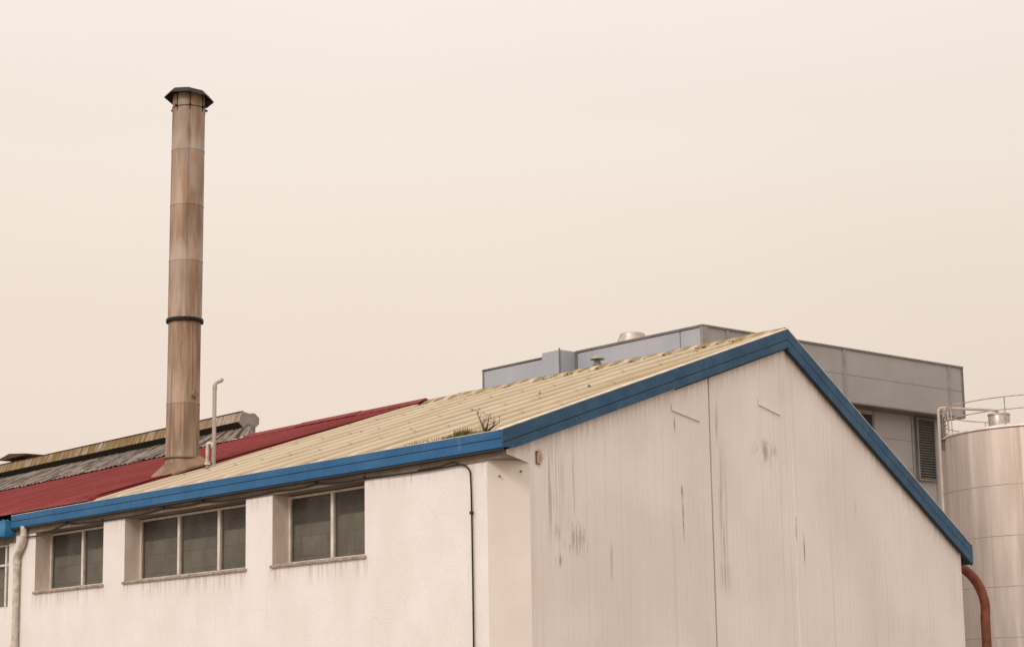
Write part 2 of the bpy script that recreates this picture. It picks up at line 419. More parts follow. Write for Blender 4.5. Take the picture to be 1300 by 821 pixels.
# recessed windows
def window(y0, y1, mull, x=.42, z0=4.25, z1=5.60, parent=B, block=True, grid=False):
    f = MB()
    t = .035; e = .05
    f.box((x - t, y0, z0), (x + .03, y0 + e, z1)); f.box((x - t, y1 - e, z0), (x + .03, y1, z1))
    f.box((x - t, y0 + e, z1 - .045), (x + .03, y1 - e, z1)); f.box((x - t, y0 + e, z0), (x + .03, y1 - e, z0 + .05))
    ys = [y0 + e]
    for q in mull:
        f.box((x - t - .01, q - .045, z0 + .05), (x + .03, q + .045, z1 - .045)); ys += [q - .045, q + .045]
    ys.append(y1 - e)
    if grid:
        for k in range(0, len(ys), 2): f.box((x - t, ys[k], 4.93), (x + .02, ys[k + 1], 4.985))
    w = f.build('window', M['white'], parent, bevel=.004)
    for k in range(0, len(ys), 2):
        a, b = ys[k], ys[k + 1]
        MB().box((x, a, z0 + .05), (x + .006, b, z1 - .045)).build('pane', M['glass'], w)
        zb = z1 - .44 - .05 * (k % 4)
        bl = MB(); z = z1 - .05
        while z > zb:
            bl.box((x + .045, a - .01, z - .036), (x + .057, b + .01, z - .006)); z -= .042
        bl.build('blind', M['blind'], w)
    MB().box((x + .07, y0, z0), (x + .12, y1, z1)).build('infill', M['block'], w)
    if not grid:
        MB().box((.03, y0, ZS + .002), (x - .04, y1, ZS + .045)).build('inner_sill', M['sill'], w)
        MB().box((-.05, y0 - .05, ZS - .025), (.028, y1 + .03, ZS + .025)).build('sill', M['silld'], w, bevel=.006)
    return w
window(3.54, 6.6, [5.11])
window(7.56, 12.41, [9.17, 10.77])
window(13.36, 16.61, [15.02])
# thin strap hanging in the middle window
MB().box((.36, 7.98, 4.82), (.372, 8.01, 5.56)).build('blind_cord', M['cable'], B)

# gable cladding: vertical ribbed sheets, with a wide open joint
def ztop(x): return min(6.1385 + .3232 * x, 13.938 - .496 * x)
g = MB(); us = []
u = .245
while u < 17.85:
    us.append((u, 0)); us.append((u + .10, 0)); us.append((u + .112, -.002)); us.append((u + .14, -.002)); us.append((u + .152, 0)); u += .1755
us = [q for q in us if not (6.77 < q[0] < 6.86)] + [(6.770, 0), (6.775, -.05), (6.825, -.05), (6.83, 0), (17.86, 0), (.885, 0), (.886, 0)]
us = sorted(us); us = [q for i, q in enumerate(us) if i == 0 or q[0] - us[i - 1][0] > 1e-5]
pts = []
for (q, h) in us:
    k = .012 if q > 10.02 else 0
    p = OG + GU * q + GN * (h + k); zb = 5.71 - .11 * (q - .245) / .65 if q < .8855 else 0
    pts.append((p.x, p.y, zb, ztop(p.x) - .06))
for a, b in zip(pts, pts[1:]):
    g.add([(a[0], a[1], max(a[2], b[2]) if b[2] == 0 and a[2] > 0 else a[2]), (b[0], b[1], b[2] if not (b[2] == 0 and a[2] > 0) else a[2]), (b[0], b[1], b[3]), (a[0], a[1], a[3])], [(0, 1, 2, 3)])
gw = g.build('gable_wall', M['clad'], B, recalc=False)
a = OG + GU * 6.778 - GN * .046; b = OG + GU * 6.822 - GN * .046
MB().prism([(a.x, a.y, 0), (b.x, b.y, 0), (b.x, b.y, ztop(b.x) - .07), (a.x, a.y, ztop(a.x) - .07)], GN * .012).build('open_joint', M['soffit'], gw)
# flat faint bare strip marks: loose cladding flaps
def flap(u0, z0, u1, z1):
    a = OG + GU * u0 + GN * .01; b = OG + GU * u1 + GN * .01
    f = MB()
    f.prism([(a.x, a.y, z0), (b.x, b.y, z1), (b.x, b.y, z1 + .16), (a.x, a.y, z0 + .13)], GN * .002)
    f.prism([(a.x, a.y, z0 - .01), (b.x, b.y, z1 - .01), (b.x, b.y, z1), (a.x, a.y, z0)], GN * .018)
    f.build('loose_flap', M['clad'], B)
flap(5.42, 7.02, 6.42, 6.90)
flap(8.69, 7.49, 9.58, 7.35)
# rusty bracket near the corner
rb = MB(); p = OG + GU * 1.09 + GN * .012
for (du, dz, w, h) in ((-.03, 0, .022, .20), (-.03, .19, .07, .018), (-.03, -.02, .12, .018)):
    a = p + GU * du; rb.prism([(a.x, a.y, 5.62 + dz), (a.x + GU.x * w, a.y + GU.y * w, 5.62 + dz), (a.x + GU.x * w, a.y + GU.y * w, 5.62 + dz + h), (a.x, a.y, 5.62 + dz + h)], GN * .014)
rb.build('rusty_bracket', plain('rusty_bracket_metal', (.24, .12, .07), .8, .1, .3, .3, 9), B)
# bolts on the corner pier
for x, y, z in ((.20, -.09, 5.36), (.55, -.25, 5.45)):
    MB().tube([(x, y, z), (x - .02, y - .045, z)], .015, 8).build('bolt', M['rustdark'], B)

# side and rear walls that close the building
XE = 17.4
MB().quad((XE - .02, 2.85, 0), (XE - .02, W0, 0), (XE - .02, W0, 5.2), (XE - .02, 2.85, 5.2)).build('rear_wall', M['render'], B)
MB().quad((0.55, .4, 0), (.55, W0, 0), (.55, W0, 6.1), (.55, .4, 6.1)).build('light_stop_wall', M['inner'], B)  # unseen wall added inside to stop light leaking through

# eaves trim: two blue strips with a groove, several lengths
def eaves_strip(y0, y1, first=False):
    f = MB(); x = -.15
    z1, z0 = 6.09, 5.79
    f.box((x, y0, z1 - .135), (x + .03, y1, z1)); f.box((x - .004, y0, z0), (x + .03, y1, z1 - .150))
    f.box((x + .03, y0, z1 - .012), (x + .10, y1, z1 + .002))
    o = f.build('eaves_trim', M['blue'], B, bevel=.004)
    MB().box((x + .012, y0 + .001, z1 - .152), (x + .02, y1 - .001, z1 - .133)).build('groove', M['seam'], o)
    MB().box((x + .016, y0, z0 - .04), (x + .034, y1, z0 - .001)).build('shadow_strip', M['soffit'], o)  # added dark strip standing in for the shadow line below the trim
for a, b in ((-.59, 4.62), (4.626, 5.16), (5.166, 11.9), (11.906, W0)): eaves_strip(a, b)
MB().box((-.146, -.55, 6.093), (-.06, W0, 6.103)).build('roof_edge_strip', M['strip'], B)

# verge trim on the skew gable
def verge(xa, xb, za, zb, dv, groove, gap=0):
    a = FB + GU * ((xa + .15) / .982); b = FB + GU * ((xb + .15) / .982)
    def st(t0, t1, thick, out=0, mat=None):
        q = MB(); n = -GN * thick; oo = GN * out
        q.prism([(a.x, a.y, za - t1) + Vector((0, 0, 0)) if False else Vector((a.x, a.y, za - t1)) + oo, Vector((b.x, b.y, zb - t1)) + oo, Vector((b.x, b.y, zb - t0)) + oo, Vector((a.x, a.y, za - t0)) + oo], n)
        return q
    m1 = st(0, groove, .035); m2 = st(groove + .018, dv, .035, .004)
    if xa < 0:
        oo = GN * .004; c_ = a + GU * .36; sl = (zb - za) / (xb - xa) * .36 * .982
        m2 = MB(); m2.prism([Vector((a.x, a.y, za - .30)) + oo, Vector((c_.x, c_.y, za + sl - dv)) + oo, Vector((b.x, b.y, zb - dv)) + oo, Vector((b.x, b.y, zb - groove - .018)) + oo, Vector((a.x, a.y, za - groove - .018)) + oo], -GN * .035)
    m2.v += m1.v; k = len(m2.v) - len(m1.v); m2.f += [tuple(i + k for i in f) for f in m1.f]; m2.sm += m1.sm
    o = m2.build('verge_trim', M['bluev'], B, bevel=.004)
    st(groove - .002, groove + .020, .01, -.012).build('groove', M['seam'], o)
    if xa >= 0: st(dv + .001, dv + .035, .02, -.02).build('shadow_strip', M['soffit'], o)  # same dark strip for the shade under the verge
    st(-.024, -.006, .12, -.004).build('edge_strip', M['strip'], o)
XA, ZA = 9.521, 9.216
def zl(x): return 6.09 + (x + .15) * .32323
def zr(x): return ZA - .496 * (x - XA)
for a, b in ((-.15, 5.2), (5.204, XA)): verge(a, b, zl(a), zl(b), .385 if a > 0 else .385, .215)
for a, b in ((XA, 13.9), (13.904, 17.895)): verge(a, b, zr(a), zr(b), .47, .235)
# corner return at the mitre
MB().prism([(-.146, -.60, 5.785), (.33, -.505, 5.86), (.33, -.40, 5.86), (-.14, -.45, 5.785)], (0, 0, .012)).build('corner_return', M['soffit'], B)
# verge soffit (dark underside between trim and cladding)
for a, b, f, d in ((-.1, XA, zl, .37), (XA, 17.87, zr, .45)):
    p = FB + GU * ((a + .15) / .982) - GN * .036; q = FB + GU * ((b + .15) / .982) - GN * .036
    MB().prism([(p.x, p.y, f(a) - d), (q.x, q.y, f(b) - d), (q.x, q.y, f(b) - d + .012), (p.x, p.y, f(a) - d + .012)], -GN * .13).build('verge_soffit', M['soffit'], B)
# closed end of the trim at the low right corner
e = FB + GU * ((17.895 + .15) / .982)
MB().prism([(e.x, e.y, zr(17.895) - .47), (e.x, e.y, zr(17.895))] + [(e.x - GN.x * .5, e.y - GN.y * .5, zr(17.895)), (e.x - GN.x * .5, e.y - GN.y * .5, zr(17.895) - .47)], GU * .03).build('trim_end', M['bluev'], B)

# ribbed roofs ------------------------------------------------------
def rib_profile(y0, y1, pitch, prof):
    out = []; k = math.floor(y0 / pitch)
    while k * pitch < y1:
        for t, h in prof:
            y = (k + t) * pitch
            if y0 <= y <= y1: out.append((y, h))
        k += 1
    out = [(y0, out[0][1])] + out + [(y1, out[-1][1])]
    return out
PR = [(0, .0), (.08, .045), (.16, .05), (.24, .0), (.50, .0), (.57, .075), (.68, .085), (.75, .075), (.82, 0)]
rf = MB(); prof = rib_profile(-.60, 14.15, 1.10, PR); nx = 40
def xlim(y): return min(RX, (y + .603 - .02) / SK - .15)
def wob(x, y): return .006 * math.sin(x * 1.7 + y * 3.1) + .008 * math.sin(x * .9 - y * 1.3)
for (ya, ha), (yb, hb) in zip(prof, prof[1:]):
    if yb - ya < 1e-5: continue
    la, lb = max(xlim(ya), -.06), max(xlim(yb), -.06)
    if lb <= -.05: continue
    for i in range(nx):
        xs = [-.11 + (la + .11) * i / nx, -.11 + (la + .11) * (i + 1) / nx, -.11 + (lb + .11) * (i + 1) / nx, -.11 + (lb + .11) * i / nx]
        vs = [(x, y, zroof(x) - .10 + .06 * max(0, x) / RX + h * max(.2, min(1, (x + .10) / .05)) * max(.0, min(1, (y - yg(x) - .06) / .5)) * (.35 if x > RX - .02 else 1) + wob(x, y)) for x, y, h in zip(xs, (ya, ya, yb, yb), (ha, ha, hb, hb))]
        rf.add(vs, [(0, 1, 2, 3)])
rf.build('roof', M['roof'], B, recalc=False)
# far slope
def zfar(x): return ZR - .06 - .50 * (x - RX)
fs = MB()
for (ya, ha), (yb, hb) in zip(prof, prof[1:]):
    if yb < 1.3: continue
    ya = max(ya, 1.3)
    xa = min(17.85, (ya + .58) / SK - .15); xb = min(17.85, (yb + .58) / SK - .15)
    if xa <= RX + .01: xa = RX + .01
    fs.quad((RX, ya, ZR - .03 + ha), (xa, ya, zfar(xa) - .03 + ha), (xb, yb, zfar(xb) - .03 + hb), (RX, yb, ZR - .03 + hb))
fs.build('far_roof', M['roof'], B)
# ridge capping with humps over each rib
rc = MB(); y = 1.42; NS = 6
while y < 13.9:
    y2 = min(y + 1.1, 13.95); h = random.uniform(-.012, .015)
    a = [(RX - .26, zroof(RX - .26) - .02), (RX - .14, zroof(RX - .14) + .045), (RX, ZR + .085), (RX + .12, ZR + .045), (RX + .28, zfar(RX + .28) + .05)]
    a = [(q[0], q[1] + h) for q in a]
    rc.add([(q[0], y, q[1]) for q in a] + [(q[0], y2 + .03, q[1] + .012) for q in a], [(i, i + 1, 6 + i, 5 + i) for i in range(4)])
    rc.prism([(q[0], y2 - .04, q[1] + .008) for q in a] + [(RX, y2 - .04, ZR - .1)], (0, .09, 0))
    y = y2
rc.build('ridge_capping', M['roof'], B)

# ------------------------------------------------------------------ moss clumps along the ridge and on the sheets
def clump(mb, c, r, flat=.55):
    n = 7; ring = []
    vs = []; 
    for i, (ph) in enumerate((0.0, .45, .9)):
        for k in range(n):
            a = 2 * math.pi * k / n + i * .4; q = r * math.cos(ph * math.pi / 2) * random.uniform(.75, 1.2)
            vs.append((c[0] + q * math.cos(a), c[1] + q * math.sin(a), c[2] + r * flat * math.sin(ph * math.pi / 2) * random.uniform(.8, 1.25) - .01))
    fs_ = [(i * n + k, i * n + (k + 1) % n, (i + 1) * n + (k + 1) % n, (i + 1) * n + k) for i in range(2) for k in range(n)] + [tuple(2 * n + k for k in range(n))]
    mb.add(vs, fs_, False)
ms = MB()
for cy in [random.uniform(2.0, 13.7) for _ in range(40)] + [10.6, 10.2, 7.9, 7.6, 7.4, 6.2, 5.9, 4.1, 3.9]:
    for _ in range(random.randint(1, 5)):
        x = RX - abs(random.gauss(.08, .22)); y = cy + random.gauss(0, .16)
        if y < yg(x) + .15 or y > 13.8: continue
        clump(ms, (x, y, zroof(x) + .04), random.uniform(.010, .034))
for _ in range(70):
    x = random.uniform(.5, 9.2); y = random.uniform(yg(x) + .3, 13.5)
    clump(ms, (x, y, zroof(x) - .09 + .05 * x / RX + (.075 if .52 < (y / 1.1) % 1 < .78 else 0)), random.uniform(.010, .036))
o = ms.build('moss', M['moss']); tag(o, 'dark moss cushions scattered along the ridge and over the ivory roof sheets', 'moss'); o['kind'] = 'stuff'; del o['category']

# plant growing behind the eaves trim
def stem_plant(name, base, stems, label):
    t = thing(name, label, 'plant', base)
    st = MB(); lf = MB()
    bx, by, bz = base
    for (dx, dy, h, n) in stems:
        pts = []; 
        for k in range(n + 1):
            q = k / n; pts.append(Vector((bx + dx * q + random.gauss(0, .008), by + dy * q + random.gauss(0, .012), bz + h * q)))
        st.tube(pts, [.011 * (1 - .6 * k / n) + .002 for k in range(n + 1)], 5)
        for k in range(1, n + 1):
            for s_ in (-1, 1):
                if random.random() < .5:
                    d = Vector((random.uniform(-.05, .05), s_ * random.uniform(.03, .10), random.uniform(.03, .09)))
                    e_ = pts[k] + d; st.tube([pts[k], pts[k] + d * .6 + Vector((0, 0, .01)), e_], .0035, 4)
                    for _ in range(4):
                        c = e_ + Vector((random.gauss(0, .012), random.gauss(0, .02), random.gauss(0, .012))); w = random.uniform(.008, .018)
                        a = Vector((random.gauss(0, 1), random.gauss(0, 1), random.gauss(0, 1))).normalized() * w; b_ = a.orthogonal().normalized() * w * .6
                        lf.add([c - a, c + b_, c + a, c - b_], [(0, 1, 2, 3)])
    st.build('stem', M['twig'], t); lf.build('foliage', M['twig'], t, recalc=False)
PB = (-.02, -.02, 6.10)
stem_plant('weed', PB, [(.03, .30, .42, 6), (0, .10, .20, 4), (0, -.08, .30, 5), (.02, -.22, .19, 4), (0, -.34, .16, 4), (.0, .0, .12, 3)], 'dry brown twiggy weed sprouting from the eaves near the blue corner')
gt = MB()
for _ in range(420):
    y = random.gauss(.72, .22) if random.random() < .62 else random.uniform(.0, 2.2); x = random.uniform(-.06, .12); h = random.uniform(.03, .11) * (1.5 if abs(y - .72) < .2 else .75)
    a = random.uniform(0, 6.28); d = Vector((math.cos(a), math.sin(a), 0)) * .006; l = Vector((random.gauss(0, .025), random.gauss(0, .04), h)); p = Vector((x, y, zroof(x) - .04))
    gt.add([p - d, p + d, p + l * .6 + d * .6, p + l], [(0, 1, 2, 3)])
o = gt.build('grass', M['grass'], recalc=False); o['kind'] = 'stuff'; o['label'] = 'small green grass tuft growing behind the blue eaves trim'
mg = MB()
for _ in range(26): clump(mg, (random.uniform(-.06, .1), random.uniform(-.3, 2.4), 6.10 + random.uniform(-.01, .02)), random.uniform(.02, .05))
o = mg.build('moss', M['grass']); o['kind'] = 'stuff'; o['label'] = 'yellow green moss lining the back of the blue eaves trim'

# ------------------------------------------------------------------ older wing (red sheets, grey ridge strip, ventilator)
OWG = thing('older_factory_wing', 'older wing with red ribbed roof, lichen grey upper sheets and faded teal gutter', 'building', (0, W0, 0))
YE = 52
rd = MB(); PR2 = [(0, 0), (.55, 0), (.62, .035), (.86, .035), (.93, 0)]
prof = rib_profile(13.92, YE, .40, PR2)
rr0 = -.10
for (ya, ha_), (yb, hb_) in zip(prof, prof[1:]):
    if yb - ya < 1e-5: continue
    for i in range(7):
        x0 = rr0 if i == 0 else .2 + (RX + .06 - .2) * (i - 1) / 6; x1 = .2 + (RX + .06 - .2) * i / 6
        ha, hb = ha_, hb_
        k0 = 0 if i == 0 else 1; rd.add([(x0, ya, zroof(x0) + (.035 + ha) * k0), (x1, ya, zroof(x1) + .035 + ha), (x1, yb, zroof(x1) + .035 + hb), (x0, yb, zroof(x0) + (.035 + hb) * k0)], [(0, 1, 2, 3)])
rd.prism([(rr0, 13.92, zroof(rr0) - .06), (RX, 13.92, ZR - .06), (RX, 13.92, ZR + .04), (rr0, 13.92, zroof(rr0) + .04)], (0, .02, 0))
rd.build('red_roof', M['red'], OWG, recalc=False)
q = MB()
a = [(RX - .3, zroof(RX - .3) + .085), (RX - .05, ZR + .13), (RX + .3, ZR + .02), (RX + .3, ZR - .02), (RX - .05, ZR + .08), (RX - .3, zroof(RX - .3) + .07)]
for y0, y1, dz in ((13.75, 16.6, 0), (16.55, 19.4, .015), (19.35, 22.2, .0)): q.prism([(p_[0], y0, p_[1] + dz) for p_ in a], (0, y1 - y0, 0))
q.build('ridge_capping', M['red'], OWG)
MB().quad((RX, 13.95, ZR), (19, 13.95, zfar(19)), (19, YE, zfar(19)), (RX, YE, ZR)).build('far_roof', M['lichen'], OWG)
MB().quad((18.5, W0, 0), (18.5, YE, 0), (18.5, YE, 5.4), (18.5, W0, 5.4)).build('rear_wall', M['render'], OWG)
MB().prism([(0, YE, 0), (18.5, YE, 0), (18.5, YE, 5.5), (RX, YE, ZR), (0, YE, 6)], (0, .2, 0)).build('end_wall', M['render'], OWG)
# lichen-grey strip, laid over the red
lw = [(21.9, RX), (22.6, 9.2), (24.5, 8.45), (28, 7.8), (31, 7.45), (36, 6.95), (YE, 6.0)]
def xlow(y):
    for (a0, b0), (a1, b1) in zip(lw, lw[1:]):
        if y <= a1: return b0 + (b1 - b0) * (y - a0) / (a1 - a0)
    return lw[-1][1]
lg = MB(); y = 21.9; dy = .055; nxl = 12
G = []
while y < YE:
    row = []
    for i in range(nxl + 1):
        x = xlow(y) + random.uniform(-.04, .04) * (i == 0); x = x + (RX + .02 - x) * i / nxl
        zz = zroof(x) + .10 + .27 * i / nxl + .022 * math.sin(y * 2 * math.pi / .22) + random.uniform(-.012, .012)
        row.append((x, y, zz))
    G.append(row); y += dy
vs = [v for r in G for v in r]; n1 = nxl + 1
lg.add(vs, [(j * n1 + i, j * n1 + i + 1, (j + 1) * n1 + i + 1, (j + 1) * n1 + i) for j in range(len(G) - 1) for i in range(nxl)])
lg.prism([(*G[0][i],) for i in (0, nxl)] + [(G[0][nxl][0], G[0][nxl][1], G[0][nxl][2] - .4), (G[0][0][0], G[0][0][1], G[0][0][2] - .1)], (0, .03, 0))
lg.build('weathered_roof', M['lichen'], OWG, recalc=False)

# wall, teal trim, window of the older wing
OP2 = [(17.98, 20.6), (21.6, 24.6), (25.6, 28.6)]
w = MB(); w.quad((.004, W0, 0), (.004, YE, 0), (.004, YE, 3.9), (.004, W0, 3.9)); y = W0
for a0, b0 in OP2:
    w.quad((.004, y, 3.9), (.004, a0, 3.9), (.004, a0, 5.46), (.004, y, 5.46)); y = b0
w.quad((.004, y, 3.9), (.004, YE, 3.9), (.004, YE, 5.46), (.004, y, 5.46))
w.build('wall', M['render'], OWG, recalc=False)
for a0, b0 in OP2:
    window(a0, b0, [a0 + .30, a0 + 1.2, a0 + 2.1], x=.12, z0=3.9, z1=5.46, parent=OWG, grid=True)
MB().box((-.02, W0 + .01, 5.46), (.3, YE, 5.98)).build('eaves_beam', M['conc'], OWG)
tm = MB(); tm.box((-.30, W0 + .0, 5.62), (-.26, YE, 5.99)); tm.box((-.30, W0, 5.60), (-.022, YE, 5.62)); tm.box((-.26, W0 - .0, 5.621), (-.03, W0 + .02, 5.97))
tm.build('eaves_trim', M['teal'], OWG, bevel=.006)
mo = MB()
for _ in range(30): clump(mo, (random.uniform(-.27, -.08), W0 + random.uniform(0.05, 2.0), 5.99), random.uniform(.02, .06), .8)
o = mo.build('moss', M['grass']); o['kind'] = 'stuff'; o['label'] = 'green moss clump on top of the faded teal gutter'

# long ridge ventilator
V = thing('ridge_ventilator', 'long rust stained ridge ventilator with a dark underside on the old roof', 'ventilator', (RX, 22.6, 9.45))
VX, VZ = RX + .18, 9.60
cs = [(q[0] * .80 + .06, q[1] * .74) for q in [(-.30, .63), (-.47, .21), (-.22, -.04), (.20, -.04), (.42, .18), (.43, .42), (.23, .60), (-.02, .575)]]
p3 = lambda i, y, ex=0: (VX + cs[i][0], y, VZ + cs[i][1])
ye = YE - 1
def slab(i, j, mat, name, th=.02):
    a0 = Vector(p3(i, 22.6)); b0 = Vector(p3(j, 22.6)); n = (b0 - a0).cross(Vector((0, 1, 0))).normalized() * th
    MB().prism([a0, b0, b0 + n, a0 + n], (0, ye - 22.6, 0)).build(name, mat, V)
slab(0, 1, M['rustpan'], 'side_panel')
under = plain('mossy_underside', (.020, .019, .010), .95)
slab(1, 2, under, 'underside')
for i, j in ((3, 4), (4, 5), (5, 6), (6, 7), (7, 0)): slab(i, j, M['trimd'], 'cover')
MB().prism([(VX + c[0] * 1.03, 22.56, VZ + c[1] * 1.02) for c in cs], (0, .04, 0)).build('end_cap', M['trim'], V, bevel=.006)
MB().prism([(VX + c[0], 22.64, VZ + c[1]) for c in cs][:0] or [(VX - .18, 22.66, VZ + .40), (VX - .28, 22.66, VZ + .18), (VX - .1, 22.66, VZ + .01), (VX + .2, 22.66, VZ + .01), (VX + .35, 22.66, VZ + .18), (VX + .2, 22.66, VZ + .40)], (0, ye - 22.8, 0)).build('core', M['black'], V)
MB().prism([(VX - .20, 22.58, VZ + .468), (VX - .12, 22.58, VZ + .48), (VX - .12, 22.58, VZ + .495), (VX - .215, 22.58, VZ + .485)], (0, ye - 22.6, 0)).build('rusty_edge', M['rustdark'], V)
bs = MB(); arch = [(VX - .16 + .30 * (k / 8), 22.50, VZ - .06 + .17 * math.sin(math.pi * k / 8)) for k in range(9)]
bs.prism(arch + [(VX + .16, 22.50, VZ - .16), (VX - .2, 22.50, VZ - .16)], (0, .055, 0)); bs.build('saddle', M['flash'], V)

# small capped vent far left
cv = thing('roof_vent', 'small low vent with a flat rusty cap peeping over the far left ventilator', 'vent', (11.5, 40.3, 8.8))
MB().box((11.25, 40.0, 8.5), (11.75, 40.9, 10.55)).build('shaft', M['trimd'], cv)
MB().prism([(11.0, 39.2, 10.62), (11.0, 41.3, 10.62), (11.0, 41.3, 10.68), (11.0, 40.5, 10.80), (11.0, 39.2, 10.68)], (1.0, 0, 0)).build('cap', M['rustdark'], cv)
for y in (40.1, 40.8): MB().box((11.3, y, 10.5), (11.36, y + .08, 10.66)).build('bracket', M['rustdark'], cv)

# ------------------------------------------------------------------ chimney
CX, CY, CZ = 2.635, 14.4, 7.0
CH = thing('chimney', 'tall brown stained steel flue with a dark angular cap on the red roof', 'chimney', (CX, CY, CZ))
LN = (.0075, 0)
def shaft(z0, z1, r0, r1, lip=True):
    r0 *= .885; r1 *= .885; s_ = MB(); p = [(r0, z0 - CZ), (r0 + (r1 - r0) * .5, (z0 + z1) / 2 - CZ), (r1, z1 - CZ)]
    if lip: p = [(r0 + .006, z0 - CZ), (r0 + .006, z0 + .03 - CZ), (r0, z0 + .035 - CZ)] + p[1:]
    s_.lathe(p, (CX, CY, CZ), 56, lean=LN); return s_.build('shaft_section', M['flue'], CH)
for a0, b0, ra, rb_ in ((6.6, 8.63, .452, .448), (8.63, 10.66, .447, .441), (10.73, 12.13, .462, .46), (12.13, 13.52, .459, .457), (13.52, 14.91, .456, .453), (14.91, 16.02, .452, .450), (16.02, 16.34, .446, .444)):
    shaft(a0, b0, ra, rb_)
fl = MB(); fl.lathe([(.385, .01), (.445, .01), (.455, .025), (.445, .045), (.445, .055), (.455, .075), (.44, .09), (.385, .09)], (CX + LN[0] * 3.65, CY, 10.63), 56); 
for k in range(24):
    a = 2 * math.pi * k / 24; fl.tube([(CX + .03 + .435 * math.cos(a), CY + .435 * math.sin(a), 10.625), (CX + .03 + .435 * math.cos(a), CY + .435 * math.sin(a), 10.735)], .010, 6)
fl.build('flange', M['darksteel'], CH)
# welded seam down the upper shaft
MB().tube([(CX - .17, CY - .362, 10.8), (CX - .14, CY - .360, 16.0)], .006, 5).build('weld_seam', M['flue'], CH)
# angular cap: shallow frustum with eight sides and dark inside
tx = CX + LN[0] * 9.4
cp = MB(); n = 8; rings = []
for rad, z in ((.61, 16.27), (.48, 16.415), (.0, 16.45)):
    rings.append([(tx + rad * math.cos(2 * math.pi * (k + .25) / n), CY + rad * math.sin(2 * math.pi * (k + .25) / n), z) for k in range(n)])
for rad, z in ((.605, 16.255), (.47, 16.385), (0, 16.42)):
    rings.append([(tx + rad * math.cos(2 * math.pi * (k + .25) / n), CY + rad * math.sin(2 * math.pi * (k + .25) / n), z) for k in range(n)])
vs = [(v[0], v[1], v[2] - .10 * (v[0] - tx)) for r in rings for v in r]; F = []
for i, j in ((0, 1), (1, 2), (3, 4), (4, 5), (0, 3)):
    F += [(i * n + k, i * n + (k + 1) % n, j * n + (k + 1) % n, j * n + k) for k in range(n)]
cp.add(vs, F); cp.build('cap', M['darksteel'], CH, recalc=False)
for a in (-2.9, -2.05, -1.15, -.35, .8, 2.2):
    x, y = tx + .402 * math.cos(a), CY + .402 * math.sin(a); x2, y2 = tx + .41 * math.cos(a), CY + .41 * math.sin(a)
    br = MB(); br.tube([(x, y, 15.90), (x2, y2, 16.34)], .010, 6); br.tube([(x, y, 16.02), (x + .06 * math.cos(a), y + .06 * math.sin(a), 16.02)], .028, 6)
    br.build('cap_bracket', M['darksteel'], CH)
cl = MB(); cl.lathe([(.398, 0), (.408, .004), (.408, .022), (.398, .026)], (CX + LN[0] * 9, CY, 16.0), 56); cl.build('clamp_band', M['rustdark'], CH)
# round inspection hatch
hd = Vector((.28, -.96, 0)).normalized(); hc = Vector((CX, CY, 8.86)) + hd * .43
hd = Vector((.204, -.976, 0)).normalized(); hc = Vector((CX, CY, 8.86)) + hd * .36
MB().tube([hc, hc + hd * .08], .095, 20).tube([hc + hd * .08, hc + hd * .095], .08, 20).build('inspection_hatch', M['flue'], CH)
# flashing apron
fa = MB(); top = []; bot = []; n = 24
for k in range(n):
    a = 2 * math.pi * k / n; top.append((CX + .415 * math.cos(a), CY + .415 * math.sin(a), zroof(CX) + .30 + .12 * math.cos(a)))
    c, s_ = math.cos(a), math.sin(a); q = 1 / max(abs(c), abs(s_)); q = min(q, 1.25)
    x = CX + .62 * c * q; y = CY + .56 * s_ * q; bot.append((x, y, zroof(x) + .075 + .018 * math.sin(3 * a)))
fa.add(top + bot, [(k, (k + 1) % n, n + (k + 1) % n, n + k) for k in range(n)], True)
fa.add(bot + [(x, y, z - .05) for x, y, z in bot], [(k, (k + 1) % n, n + (k + 1) % n, n + k) for k in range(n)])
fa.build('flashing', M['flash'], CH)
MB().lathe([(.418, 0), (.435, .01), (.43, .05), (.40, .06)], (CX, CY, zroof(CX) + .30), 40).build('collar', M['flash'], CH)

# vent pipes
def bend(c, r, a0, a1, ax, up=Vector((0, 0, 1)), n=7):
    return [c + (ax * math.cos(a0 + (a1 - a0) * k / n) + up * math.sin(a0 + (a1 - a0) * k / n)) * r for k in range(n + 1)]
vp = thing('tall_vent_pipe', 'tall thin grey vent pipe with a small elbow right of the flue', 'pipe', (3.20, 13.9, 7.15))
D = Vector((.9, -.2, .45)).normalized()
MB().tube([(3.20, 13.9, 7.10), (3.215, 13.9, 9.04)], .049, 14).build('pipe', M['pvc'], vp)
MB().tube([(3.215, 13.9, 9.00), (3.215, 13.9, 9.10)], .056, 14).build('collar', M['pvc'], vp)
MB().tube([(3.215, 13.9, 9.06), (3.22, 13.9, 9.12), (3.25, 13.88, 9.165), (3.32, 13.86, 9.20), (3.375, 13.85, 9.225), (3.39, 13.85, 9.27)], .042, 12).build('elbow', M['pvc'], vp)
sp_ = thing('short_vent_pipe', 'short pale gooseneck vent pipe in front of the tall thin pipe', 'pipe', (2.93, 13.75, 7.08))
A = Vector((.76, -.65, 0)); c = Vector((2.93, 13.75, 7.60)) + A * .06
MB().tube([(2.93, 13.75, 7.08), (2.93, 13.75, 7.56)] + bend(c, .06, math.pi, 0, A)[1:] + [c + A * .06 + Vector((0, 0, -.05))], .040, 12).build('pipe', M['pvcw'], sp_)
MB().lathe([(.09, 0), (.07, .03), (.045, .07)], (2.93, 13.75, 7.14), 16).build('collar', M['pvcw'], sp_)

